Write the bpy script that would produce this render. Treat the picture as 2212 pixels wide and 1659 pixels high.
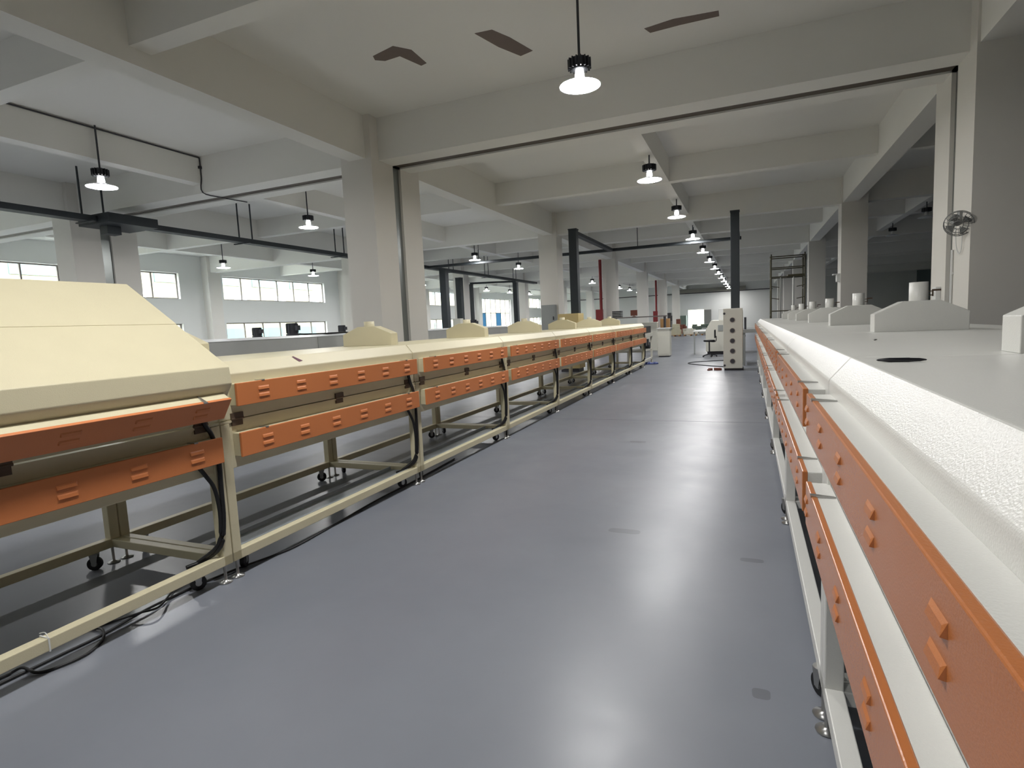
import bpy, bmesh, math, random
from mathutils import Vector, Matrix
random.seed(7)
PI = math.pi
scene = bpy.context.scene
for o in list(bpy.data.objects):
    bpy.data.objects.remove(o)
COL = scene.collection

# ------------------------------------------------------------------ camera
def setup_camera():
    f_px = 1225.517
    yaw, pitch, roll = -0.39645587, -0.10399931, 0.04669716
    cy, sy, cp, sp = math.cos(yaw), math.sin(yaw), math.cos(pitch), math.sin(pitch)
    f = Vector((sy * cp, cy * cp, sp)); r = Vector((cy, -sy, 0)); d = f.cross(r)
    c, s = math.cos(roll), math.sin(roll)
    r2 = c * r + s * d; d2 = -s * r + c * d
    m = Matrix((r2, -d2, -f)).transposed().to_4x4()
    m.translation = (0, 0, 1.5)
    cam = bpy.data.cameras.new('camera')
    cam.sensor_fit = 'HORIZONTAL'; cam.sensor_width = 36.0
    cam.lens = f_px / 2212 * 36.0
    cam.clip_start = 0.05; cam.clip_end = 400
    o = bpy.data.objects.new('camera', cam)
    o.matrix_world = m
    COL.objects.link(o)
    scene.camera = o
setup_camera()

# ------------------------------------------------------------------ world, exposure
world = bpy.data.worlds.new('world'); scene.world = world
world.use_nodes = True
_bg = world.node_tree.nodes['Background']
_bg.inputs['Color'].default_value = (0.86, 0.94, 1.0, 1)      # bright overcast sky
_bg.inputs['Strength'].default_value = 15.0
LAMP_STRENGTH = 118.0
vs = scene.view_settings
vs.view_transform = 'Standard'; vs.look = 'None'
scene.cycles.diffuse_bounces = 4; scene.cycles.glossy_bounces = 2; scene.cycles.max_bounces = 6
vs.exposure = 0.92; vs.gamma = 1.0; vs.use_curve_mapping = False

# ------------------------------------------------------------------ materials
def lin(c):
    return tuple(((v / 255) / 12.92 if v / 255 <= 0.04045 else ((v / 255 + 0.055) / 1.055) ** 2.4) for v in c)
MATS = {}
def mat(name, rgb, rough=0.5, metal=0.0, noise=0.0, nscale=3.0, bump=0.0, bscale=60.0, spec=0.5, coat=0.0, emit=0.0, rvar=0.0):
    m = bpy.data.materials.new(name); m.use_nodes = True
    nt = m.node_tree; b = nt.nodes['Principled BSDF']
    base = lin(rgb)
    b.inputs['Base Color'].default_value = (*base, 1)
    b.inputs['Roughness'].default_value = rough
    b.inputs['Metallic'].default_value = metal
    b.inputs['Specular IOR Level'].default_value = spec
    if coat: b.inputs['Coat Weight'].default_value = coat
    if emit:
        b.inputs['Emission Color'].default_value = (*base, 1); b.inputs['Emission Strength'].default_value = emit
    if noise or bump or rvar:
        tc = nt.nodes.new('ShaderNodeTexCoord')
    if noise or rvar:
        n = nt.nodes.new('ShaderNodeTexNoise'); n.inputs['Scale'].default_value = nscale; n.inputs['Detail'].default_value = 5
        nt.links.new(tc.outputs['Object'], n.inputs['Vector'])
        if noise:
            mx = nt.nodes.new('ShaderNodeMix'); mx.data_type = 'RGBA'
            mx.inputs[6].default_value = (*[min(1, v * (1 + noise)) for v in base], 1)
            mx.inputs[7].default_value = (*[v * (1 - noise) for v in base], 1)
            nt.links.new(n.outputs['Fac'], mx.inputs[0]); nt.links.new(mx.outputs[2], b.inputs['Base Color'])
        if rvar:
            mr = nt.nodes.new('ShaderNodeMapRange'); mr.inputs[1].default_value = 0.3; mr.inputs[2].default_value = 0.7
            mr.inputs[3].default_value = rough - rvar; mr.inputs[4].default_value = rough + rvar
            nt.links.new(n.outputs['Fac'], mr.inputs[0]); nt.links.new(mr.outputs[0], b.inputs['Roughness'])
    if bump:
        n2 = nt.nodes.new('ShaderNodeTexNoise'); n2.inputs['Scale'].default_value = bscale; n2.inputs['Detail'].default_value = 2
        nt.links.new(tc.outputs['Object'], n2.inputs['Vector'])
        bp = nt.nodes.new('ShaderNodeBump'); bp.inputs['Strength'].default_value = bump; bp.inputs['Distance'].default_value = 0.01
        nt.links.new(n2.outputs['Fac'], bp.inputs['Height']); nt.links.new(bp.outputs[0], b.inputs['Normal'])
    MATS[name] = m
    return m
mat('cream', (209, 201, 170), 0.42, noise=0.04, nscale=5, bump=0.12, bscale=260)
mat('cream_dark', (206, 186, 132), 0.5, noise=0.05)
mat('white_paint', (208, 208, 203), 0.33, noise=0.03, nscale=4, bump=0.16, bscale=240)
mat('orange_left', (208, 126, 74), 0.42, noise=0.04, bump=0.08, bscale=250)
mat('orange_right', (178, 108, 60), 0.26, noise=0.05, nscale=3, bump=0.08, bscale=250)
mat('hinge', (92, 76, 62), 0.5, 0.2)
mat('steel', (172, 172, 170), 0.32, 0.9)
mat('galvanized', (166, 175, 183), 0.45, 0.0, noise=0.1, nscale=8)
mat('black_rubber', (22, 22, 24), 0.55)
mat('pen_black', (24, 24, 30), 0.3)
mat('cable_black', (18, 18, 20), 0.5)
mat('purple_mark', (96, 52, 70), 0.6)
mat('plaster', (232, 231, 225), 0.9, noise=0.03, nscale=0.6, bump=0.05, bscale=30)
mat('plaster_patch', (118, 106, 98), 0.9, noise=0.08, nscale=6)
mat('wall_white', (222, 223, 220), 0.88, noise=0.02, nscale=0.5)
mat('wall_right', (78, 90, 90), 0.8, noise=0.05, nscale=0.5)  # colour darkened to carry the side bay's lack of light
mat('column_paint', (223, 220, 213), 0.8, noise=0.025, nscale=1.2)
mat('joint_cover', (92, 84, 74), 0.6, 0.2)
mat('joint_column', (138, 142, 140), 0.3, 0.6)
mat('tray', (44, 50, 54), 0.6, 0.1)
mat('red', (122, 26, 30), 0.5)
mat('window_frame', (120, 112, 108), 0.5)
mat('grey_machine', (205, 207, 205), 0.5, noise=0.04)
mat('grey_top', (222, 224, 226), 0.35)
mat('motor', (54, 56, 62), 0.5)
mat('light_cabinet', (214, 212, 200), 0.5, noise=0.02)
mat('grey_cabinet', (150, 154, 152), 0.5, noise=0.05)
mat('floor_joint', (84, 86, 92), 0.6)
mat('duct_grey', (120, 118, 110), 0.6)
mat('gauge_dark', (62, 60, 64), 0.35)
mat('gauge_ring', (150, 140, 134), 0.35, 0.5)
mat('brass', (170, 130, 60), 0.4, 0.6)
mat('lamp_housing', (66, 68, 72), 0.45, 0.5)
mat('lamp_shade', (214, 218, 222), 0.4)
mat('scaffold', (84, 80, 60), 0.6, 0.2)
mat('fan_grey', (140, 142, 140), 0.4, 0.3)
mat('brown_box', (170, 130, 84), 0.8, noise=0.06)
mat('teal_bin', (74, 92, 84), 0.6)
mat('dark_metal', (60, 58, 62), 0.5, 0.3)
mat('wood_top', (120, 112, 108), 0.6)
mat('plastic_white', (225, 226, 224), 0.4)
mat('plastic_red', (120, 66, 50), 0.5)
mat('bag_pale', (190, 184, 160), 0.7, noise=0.1, nscale=5)
mat('blue_film', (70, 84, 140), 0.5)
mat('green_grey', (96, 110, 100), 0.6)
mat('facade', (114, 108, 88), 0.9)
mat('facade_glass', (70, 92, 90), 0.4)
mat('ground_out', (150, 148, 140), 0.9)
mat('door_grey', (120, 120, 116), 0.6)
mat('pane_blue', (70, 150, 205), 0.3)
mat('bulb', (255, 250, 255), 0.5)
_b = MATS['bulb'].node_tree.nodes['Principled BSDF']
_b.inputs['Base Color'].default_value = (0, 0, 0, 1)
_b.inputs['Emission Color'].default_value = (1.0, 0.985, 0.97, 1); _b.inputs['Emission Strength'].default_value = LAMP_STRENGTH

mat('bulb_neck', (255, 252, 250), 0.5, emit=14.0).cycles.emission_sampling = 'NONE'
def glass_mat():
    m = bpy.data.materials.new('window_glass'); m.use_nodes = True
    nt = m.node_tree; nt.nodes.clear()
    out = nt.nodes.new('ShaderNodeOutputMaterial'); mix = nt.nodes.new('ShaderNodeMixShader')
    tr = nt.nodes.new('ShaderNodeBsdfTransparent'); gl = nt.nodes.new('ShaderNodeBsdfGlossy')
    tr.inputs[0].default_value = (0.95, 0.97, 0.96, 1); gl.inputs['Roughness'].default_value = 0.03
    mix.inputs[0].default_value = 0.06
    nt.links.new(tr.outputs[0], mix.inputs[1]); nt.links.new(gl.outputs[0], mix.inputs[2]); nt.links.new(mix.outputs[0], out.inputs[0])
    MATS['glass'] = m
glass_mat()

def floor_mat():
    m = bpy.data.materials.new('epoxy_floor'); m.use_nodes = True
    nt = m.node_tree; b = nt.nodes['Principled BSDF']; N = nt.nodes; L = nt.links
    tc = N.new('ShaderNodeTexCoord')
    def noise(scale, detail=4, rough=0.55, dist=0.0):
        n = N.new('ShaderNodeTexNoise'); n.inputs['Scale'].default_value = scale; n.inputs['Detail'].default_value = detail
        n.inputs['Roughness'].default_value = rough; n.inputs['Distortion'].default_value = dist
        L.new(tc.outputs['Object'], n.inputs['Vector']); return n
    def ramp(src, a, b_, va=0.0, vb=1.0):
        r = N.new('ShaderNodeMapRange'); r.inputs[1].default_value = a; r.inputs[2].default_value = b_
        r.inputs[3].default_value = va; r.inputs[4].default_value = vb; L.new(src, r.inputs[0]); return r.outputs[0]
    def mixc(fac, c1, c2):
        x = N.new('ShaderNodeMix'); x.data_type = 'RGBA'
        L.new(fac, x.inputs[0])
        if isinstance(c1, tuple): x.inputs[6].default_value = (*c1, 1)
        else: L.new(c1, x.inputs[6])
        if isinstance(c2, tuple): x.inputs[7].default_value = (*c2, 1)
        else: L.new(c2, x.inputs[7])
        return x.outputs[2]
    n1 = noise(0.55, 5); n2 = noise(2.3, 6, 0.6, 0.4); n3 = noise(9, 5)
    c = mixc(ramp(n1.outputs['Fac'], 0.3, 0.7), lin((114, 118, 127)), lin((126, 130, 138)))
    # worn dark spots with their own outlines
    sep = N.new('ShaderNodeSeparateXYZ'); L.new(tc.outputs['Object'], sep.inputs[0])
    def mth(op, a, b_=None):
        x = N.new('ShaderNodeMath'); x.operation = op
        for i, v in enumerate((a, b_)):
            if v is None: continue
            if isinstance(v, (int, float)): x.inputs[i].default_value = v
            else: L.new(v, x.inputs[i])
        return x.outputs[0]
    for (sx, sy_, rx, ry) in ((-0.82, 3.90, 0.115, 0.045), (0.045, 2.30, 0.035, 0.035), (0.02, 3.62, 0.07, 0.03), (-1.25, 6.9, 0.1, 0.05)):
        dx = mth('DIVIDE', mth('SUBTRACT', sep.outputs[0], sx), rx); dy = mth('DIVIDE', mth('SUBTRACT', sep.outputs[1], sy_), ry)
        r2 = mth('ADD', mth('POWER', mth('ABSOLUTE', dx), 4), mth('POWER', mth('ABSOLUTE', dy), 4))
        r2 = mth('ADD', r2, mth('MULTIPLY', mth('SUBTRACT', n3.outputs['Fac'], 0.5), 0.8))
        c = mixc(ramp(r2, 0.75, 1.0, 0.6, 0.0), c, lin((88, 89, 95)))
    L.new(c, b.inputs['Base Color'])
    L.new(ramp(n2.outputs['Fac'], 0.2, 0.8, 0.285, 0.40), b.inputs['Roughness'])
    b.inputs['Specular IOR Level'].default_value = 0.42
    nb = noise(1.6, 6, 0.55, 0.6)
    bp = N.new('ShaderNodeBump'); bp.inputs['Strength'].default_value = 0.06; bp.inputs['Distance'].default_value = 0.03
    L.new(nb.outputs['Fac'], bp.inputs['Height']); L.new(bp.outputs[0], b.inputs['Normal'])
    MATS['floor'] = m
floor_mat()

# ------------------------------------------------------------------ mesh helpers
class MB:
    def __init__(s): s.v = []; s.f = []; s.sm = []
    def add(s, vs_, fs, smooth=False):
        o = len(s.v); s.v += [tuple(p) for p in vs_]
        for f in fs:
            s.f.append([i + o for i in f]); s.sm.append(smooth)
    def box(s, x0, x1, y0, y1, z0, z1):
        v = [(x, y, z) for z in (z0, z1) for y in (y0, y1) for x in (x0, x1)]
        s.add(v, [(0, 2, 3, 1), (4, 5, 7, 6), (0, 1, 5, 4), (2, 6, 7, 3), (0, 4, 6, 2), (1, 3, 7, 5)])
        return s
    def prism_y(s, prof, y0, y1):
        n = len(prof)
        v = [(x, y0, z) for x, z in prof] + [(x, y1, z) for x, z in prof]
        f = [tuple(range(n)), tuple(range(2 * n - 1, n - 1, -1))]
        f += [(i, i + n, (i + 1) % n + n, (i + 1) % n) for i in range(n)]
        s.add(v, f); return s
    def prism_z(s, prof, z0, z1):
        n = len(prof)
        v = [(x, y, z0) for x, y in prof] + [(x, y, z1) for x, y in prof]
        f = [tuple(range(n - 1, -1, -1)), tuple(range(n, 2 * n))]
        f += [(i, (i + 1) % n, (i + 1) % n + n, i + n) for i in range(n)]
        s.add(v, f); return s
    def prism_x(s, prof, x0, x1):
        n = len(prof)
        v = [(x0, y, z) for y, z in prof] + [(x1, y, z) for y, z in prof]
        f = [tuple(range(n - 1, -1, -1)), tuple(range(n, 2 * n))]
        f += [(i, (i + 1) % n, (i + 1) % n + n, i + n) for i in range(n)]
        s.add(v, f); return s
    def cone(s, a, b, ra, rb, n=16, caps=True):
        a = Vector(a); b = Vector(b); d = (b - a).normalized()
        t = Vector((1, 0, 0)) if abs(d.x) < 0.9 else Vector((0, 1, 0))
        u = d.cross(t).normalized(); w = d.cross(u)
        ring = [(math.cos(2 * PI * i / n) * u + math.sin(2 * PI * i / n) * w) for i in range(n)]
        A = [a + q * ra for q in ring]; B = [b + q * rb for q in ring]
        s.add(A + B, [(i, (i + 1) % n, (i + 1) % n + n, i + n) for i in range(n)], True)
        if caps:
            s.add(A, [tuple(range(n - 1, -1, -1))]); s.add(B, [tuple(range(n))])
        return s
    def cyl(s, a, b, r, n=16): return s.cone(a, b, r, r, n)
    def lathe(s, prof, n=24, axis='z', c=(0, 0, 0)):
        v = []; f = []
        for r, h in prof:
            for i in range(n):
                a = 2 * PI * i / n
                p = (r * math.cos(a), r * math.sin(a), h) if axis == 'z' else ((h, r * math.cos(a), r * math.sin(a)) if axis == 'x' else (r * math.cos(a), h, r * math.sin(a)))
                v.append((p[0] + c[0], p[1] + c[1], p[2] + c[2]))
        for k in range(len(prof) - 1):
            for i in range(n):
                j = (i + 1) % n
                f.append((k * n + i, k * n + j, (k + 1) * n + j, (k + 1) * n + i))
        s.add(v, f, True); return s
    def tube(s, pts, r, n=8, sub=5):
        P = [Vector(p) for p in pts]
        Q = []
        for i in range(len(P) - 1):
            p0 = P[max(i - 1, 0)]; p1 = P[i]; p2 = P[i + 1]; p3 = P[min(i + 2, len(P) - 1)]
            for k in range(sub):
                t = k / sub
                Q.append(0.5 * ((2 * p1) + (p2 - p0) * t + (2 * p0 - 5 * p1 + 4 * p2 - p3) * t * t + (3 * p1 - p0 - 3 * p2 + p3) * t ** 3))
        Q.append(P[-1])
        rings = []; up = Vector((0.13, 0.21, 0.97))
        v = []
        for i, q in enumerate(Q):
            d = (Q[min(i + 1, len(Q) - 1)] - Q[max(i - 1, 0)]).normalized()
            u = d.cross(up)
            if u.length < 1e-3: u = d.cross(Vector((1, 0, 0)))
            u.normalize(); w = d.cross(u); up = -w if False else up
            for k in range(n):
                a = 2 * PI * k / n
                v.append(q + r * (math.cos(a) * u + math.sin(a) * w))
        f = []
        for i in range(len(Q) - 1):
            for k in range(n):
                j = (k + 1) % n
                f.append((i * n + k, i * n + j, (i + 1) * n + j, (i + 1) * n + k))
        s.add(v, f, True)
        s.add(v[:n], [tuple(range(n - 1, -1, -1))]); s.add(v[-n:], [tuple(range(n))])
        return s
    def sphere(s, c, r, n=12, m=8):
        prof = [(max(1e-4, r * math.sin(PI * k / m)), -r * math.cos(PI * k / m)) for k in range(m + 1)]
        return s.lathe(prof, n, 'z', c)
    def mesh(s, name, bevel=0.0, seg=2):
        me = bpy.data.meshes.new(name)
        me.from_pydata(s.v, [], s.f)
        me.polygons.foreach_set('use_smooth', s.sm)
        bm = bmesh.new(); bm.from_mesh(me)
        if bevel:
            bmesh.ops.remove_doubles(bm, verts=bm.verts, dist=1e-5)
            ed = [e for e in bm.edges if len(e.link_faces) == 2 and e.calc_face_angle(0) > 0.35]
            bmesh.ops.bevel(bm, geom=ed, offset=bevel, segments=seg, affect='EDGES', profile=0.5, clamp_overlap=True)
        bmesh.ops.recalc_face_normals(bm, faces=bm.faces)
        bm.to_mesh(me); bm.free()
        return me

def obj(name, me, m, parent=None, loc=(0, 0, 0), rot=(0, 0, 0), label=None):
    if isinstance(me, MB): me = me.mesh(name)
    if m and not me.materials: me.materials.append(MATS[m])
    o = bpy.data.objects.new(name, me); COL.objects.link(o)
    o.parent = parent; o.location = loc; o.rotation_euler = rot
    if label: o['label'] = label
    return o
def tag(o, label, cat, group=None):
    o['label'] = label; o['category'] = cat
    if group: o['group'] = group
    return o
def thing(name, label, cat, loc=(0, 0, 0), group=None, rz=0):
    o = bpy.data.objects.new(name, None); COL.objects.link(o)
    o.location = loc; o.rotation_euler = (0, 0, rz); o.empty_display_size = 0.2
    return tag(o, label, cat, group)
def struct(name, me, m, label=None, parent=None):
    o = obj(name, me, m, parent)
    if parent is None: o['kind'] = 'structure'
    if label: o['label'] = label
    return o
ORD = ['first', 'second', 'third', 'fourth', 'fifth', 'sixth', 'seventh', 'eighth', 'ninth', 'tenth', 'eleventh', 'twelfth', 'thirteenth', 'fourteenth', 'fifteenth', 'sixteenth']

# ------------------------------------------------------------------ room shell
YB, YF, XL, XR, ZC, ZS = -10.0, 66.0, -23.0, 15.0, 5.23, 4.5
struct('floor', MB().box(XL - 0.25, XR + 0.25, YB - 0.25, YF + 0.25, -0.2, 0.0), 'floor', 'grey glossy epoxy floor of the hall')
ceil = struct('ceiling', MB().box(XL - 0.25, XR + 0.25, YB - 0.25, YF + 0.25, ZC, ZC + 0.2), 'plaster', 'plastered concrete ceiling slab')
def patch(pts):
    pts = [(x * 1.066, y * 1.066) for x, y in pts]
    obj('plaster_patch', MB().prism_z(pts, ZC - 0.004, ZC + 0.01), 'plaster_patch', ceil, label='dark unpainted patch of plaster')
patch([(-4.46, 6.56), (-4.42, 6.46), (-4.05, 6.36), (-3.9, 6.55), (-3.92, 6.95), (-4.02, 6.98), (-4.12, 6.62), (-4.36, 6.64)])
patch([(-3.02, 6.56), (-2.8, 6.58), (-2.68, 6.85), (-2.55, 7.3), (-2.74, 7.36), (-2.9, 7.0)])
patch([(-1.15, 7.42), (-0.8, 7.36), (-0.3, 7.42), (-0.3, 7.55), (-0.75, 7.54), (-1.1, 7.56)])
patch([(-11.3, 7.0), (-10.9, 6.8), (-10.6, 7.0), (-10.75, 7.25), (-11.2, 7.2)])

# left wall with window openings -------------------------------------------------
COLS = [(-1.0, -0.35), (8.55, 9.2), (9.45, 10.1), (18.9, 19.55), (28.3, 28.95), (37.7, 38.35), (47.1, 47.75), (56.5, 57.15)]
WB = [(1.0, 7.6), (10.75, 17.75), (20.0, 27.05), (29.6, 36.6), (39.0, 46.0)]
ZU, ZL = (3.3, 4.42), (0.95, 2.22)
ENTRY = (48.4, 55.6, 0.0, 4.1)
LASTW = (58.2, 65.0)
def wall_left():
    m = MB(); x0, x1 = XL - 0.25, XL
    segs = [(a, b, [ZL, ZU]) for a, b in WB] + [(ENTRY[0], ENTRY[1], [(0.0, ENTRY[3])])] + [(LASTW[0], LASTW[1], [ZL, ZU])]
    y = YB
    for a, b, holes in segs:
        m.box(x0, x1, y, a, 0, ZC)
        z = 0.0
        for h0, h1 in holes:
            if h0 > z: m.box(x0, x1, a, b, z, h0)
            z = h1
        m.box(x0, x1, a, b, z, ZC)
        y = b
    m.box(x0, x1, y, YF, 0, ZC)
    struct('wall_left', m, 'wall_white', 'pale plastered wall with two rows of windows')
wall_left()
struct('wall_back', MB().box(XL - 0.25, XR + 0.25, YB - 0.25, YB, 0, ZC), 'wall_white')
struct('wall_right', MB().box(XR, XR + 0.25, YB, YF, 0, ZC), 'wall_right', 'wall of the unlit side bay, its gloom put into the colour')
DOOR = (-6.1, -4.43, 2.2)
m = MB()
m.box(XL - 0.25, DOOR[0], YF, YF + 0.25, 0, ZC).box(DOOR[1], XR + 0.25, YF, YF + 0.25, 0, ZC).box(DOOR[0], DOOR[1], YF, YF + 0.25, DOOR[2], ZC)
struct('wall_far', m, 'wall_white', 'white end wall of the hall')

wn = [0]
def window(y0, y1, z0, z1, n, tint=None, rows=1):
    wn[0] += 1
    xa, xb = XL - 0.19, XL - 0.13
    fr = MB(); t = 0.05
    fr.box(xa, xb, y0, y1, z0, z0 + t).box(xa, xb, y0, y1, z1 - t, z1)
    w = (y1 - y0) / n
    for i in range(n + 1):
        yc = min(max(y0 + i * w, y0 + t / 2), y1 - t / 2)
        fr.box(xa, xb, yc - t / 2, yc + t / 2, z0 + t, z1 - t)
    for r in range(1, rows):
        zc = z0 + (z1 - z0) * r / rows
        fr.box(xa + 0.005, xb - 0.005, y0 + t, y1 - t, zc - t / 2, zc + t / 2)
    o = struct('window_%d' % wn[0], fr, 'window_frame')
    for i in range(n):
        for r in range(rows):
            za = z0 + (z1 - z0) * r / rows; zb = z0 + (z1 - z0) * (r + 1) / rows
            mm = 'glass'
            if tint and (i, r) in tint: mm = 'pane_blue'
            obj('pane', MB().box(xa + 0.025, xa + 0.035, y0 + i * w + 0.02, y0 + (i + 1) * w - 0.02, za + 0.02, zb - 0.02), mm, o)
for a, b in WB + [LASTW]:
    window(a, b, ZU[0], ZU[1], 6)
    window(a, b, ZL[0], ZL[1], 6)
window(ENTRY[0], ENTRY[1], ENTRY[2], ENTRY[3], 6, {(0, 1), (3, 1)}, 3)

# columns ------------------------------------------------------------------------
ROWS = [('right', 2.47, 3.12), ('left', -6.68, -6.03), ('outer', -15.1, -14.45)]
for rn, a, b in ROWS:
    for k, (y0, y1) in enumerate(COLS):
        struct('column', MB().box(a, b, y0, y1, 0, ZC - 0.001), 'column_paint', 'square painted concrete column, %s of the %s row' % (ORD[k], rn))
    struct('trim_1', MB().box(a + 0.05, b - 0.05, 9.2, 9.45, 0, ZS), 'joint_column', 'metal cover over the expansion joint between the paired columns of the %s row' % rn)
for k, (y0, y1) in enumerate(COLS[1:]):
    struct('pilaster', MB().box(XL, XL + 0.4, y0, y1, 0, ZC - 0.001), 'column_paint', 'shallow wall pilaster, %s along the window wall' % ORD[k])
# beams --------------------------------------------------------------------------
Z2 = 4.68      # soffit of the slender beams
def beam(x0, x1, y0, y1, label, z=ZS):
    struct('ceiling_beam', MB().box(x0, x1, y0, y1, z, ZC - 0.0005), 'plaster', label)
for rn, a, b in (('right row', 2.5, 2.88), ('left row', -6.5, -6.15), ('outer row', -14.92, -14.57)):
    beam(a, b, YB, 9.2, 'long main ceiling beam along the %s, near part' % rn)
    beam(a, b, 9.45, YF, 'long main ceiling beam along the %s, far part' % rn)
for k, (y0, y1) in enumerate([(-0.85, -0.5), (8.78, 9.2), (9.45, 9.8), (19.05, 19.4), (28.45, 28.8), (37.85, 38.2), (47.25, 47.6), (56.65, 57.0)]):
    beam(XL, XR, y0, y1, 'main cross beam over the columns, %s from the front' % ORD[k], ZS + 0.002)
for k, y0 in enumerate([4.45, 14.2, 23.7, 33.1, 42.5, 51.9, 61.3]):
    beam(XL, XR, y0, y0 + 0.25, 'slender cross beam in the middle of a bay, %s from the front' % ORD[k], Z2)
for nm, x in (('centre aisle', -1.95), ('left aisle', -10.65), ('window bay', -19.05), ('unlit bay', 5.0)):
    if nm != 'centre aisle': beam(x, x + 0.25, YB, 9.2, 'slender long beam over the %s, near part' % nm, Z2 + 0.003)
    beam(x, x + 0.25, 9.45, YF, 'slender long beam over the %s, far part' % nm, Z2 + 0.003)
for k, (a, b) in enumerate([(-6.03, 2.47), (-14.45, -6.68), (XL, -15.1), (3.12, XR)]):
    struct('trim_2', MB().box(a, b, 9.2, 9.45, ZS + 0.03, ZS + 0.06), 'joint_cover', 'dark expansion joint strip across the ceiling, %s span from the aisle' % ORD[k])
struct('trim_3', MB().box(-13, 2.4, 8.4, 8.409, -0.01, 0.001), 'floor_joint', 'thin joint line across the floor')

# the dark band and ducts under the ceiling of the far wall
tag(obj('air_duct', MB().box(-7.3, -0.2, YF - 0.7, YF - 0.002, 4.05, 4.45), 'duct_grey'), 'grey rectangular duct high on the far end wall', 'duct')
struct('trim_4', MB().box(XL + 0.4, 2.4, YF - 0.12, YF - 0.001, 3.97, 4.05), 'dark_metal', 'thin dark band high along the far wall')

# ------------------------------------------------------------------ pendant lamps
def lamp_meshes():
    sh = MB().lathe([(0.235, 0.0), (0.238, 0.006), (0.17, 0.034), (0.09, 0.06), (0.058, 0.075), (0.001, 0.075)], 28)
    hs = MB(); hs.cyl((0, 0, 0.19), (0, 0, 0.30), 0.10, 20)
    for i in range(16):
        a = 2 * PI * i / 16
        c, s = math.cos(a), math.sin(a)
        q = [(0.095, -0.006), (0.135, -0.006), (0.135, 0.006), (0.095, 0.006)]
        hs.prism_z([(x * c - y * s, x * s + y * c) for x, y in q], 0.185, 0.295)
    st = MB()
    st.lathe([(0.04, 0.178), (0.1, 0.178), (0.1, 0.192), (0.04, 0.192)], 20)
    bu = MB().lathe([(0.001, 0.012), (0.226, 0.003), (0.226, 0.006)], 20)
    nk = MB().lathe([(0.05, 0.0755), (0.056, 0.1), (0.05, 0.15), (0.042, 0.186)], 16)
    su = MB().cyl((0, 0, 0), (0, 0, 1), 0.015, 8)
    off = MB().lathe([(0.001, 0.012), (0.11, 0.009), (0.226, 0.003), (0.226, 0.006), (0.11, 0.013), (0.001, 0.016)], 28)
    return dict(shade=sh.mesh('shade'), housing=hs.mesh('housing'), strut=st.mesh('strut'), bulb=bu.mesh('lens'), neck=nk.mesh('neck'), neck_off=nk.mesh('neck_off'), stem=su.mesh('stem'), off=off.mesh('bulb_off'))
LM = lamp_meshes()
LAMP_Z = 4.2
def lamp(x, y, top, label, on=True, group=None):
    t = thing('pendant_lamp', label, 'lamp', (x, y, LAMP_Z), group)
    obj('shade', LM['shade'], 'lamp_shade', t); obj('housing', LM['housing'], 'lamp_housing', t)
    obj('collar', LM['strut'], 'lamp_housing', t)
    if on: obj('lens', LM['bulb'], 'bulb', t); obj('neck', LM['neck'], 'bulb_neck', t)
    else: obj('lens', LM['off'], 'plastic_white', t); obj('neck', LM['neck_off'], 'plastic_white', t)
    s = obj('stem', LM['stem'], 'lamp_housing', t, (0, 0, 0.29)); s.scale = (1, 1, max(0.02, top - LAMP_Z - 0.29))
LY = [-2.8, 2.0, 6.7, 11.75, 16.4, 21.35, 26.2, 31.0, 35.8, 40.5, 45.2, 49.9, 54.6, 59.3, 63.9]
for k, y in enumerate(LY):
    lamp(-1.78, y, Z2 + 0.003 if y > 9 else ZC, 'lit bell-shaped pendant lamp over the centre aisle, %s of its row' % ORD[k], group='lamps over the centre aisle')
for k, y in enumerate(LY[:-1]):
    lamp(-10.33, y, ZC, 'lit bell-shaped pendant lamp over the aisle left of the column row, %s of its row' % ORD[k], group='lamps over the left aisle')
for k, y in enumerate(LY[:-1]):
    lamp(-18.73, y, ZC, 'lit bell-shaped pendant lamp beside the window wall, %s of its row' % ORD[k], group='lamps beside the window wall')
for k, y in enumerate([16.6, 21.6, 26.1]):
    lamp(5.12, y, Z2 + 0.003, 'dark switched-off pendant lamp in the unlit right bay, %s from the front' % ORD[k], False, 'switched-off lamps')

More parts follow.
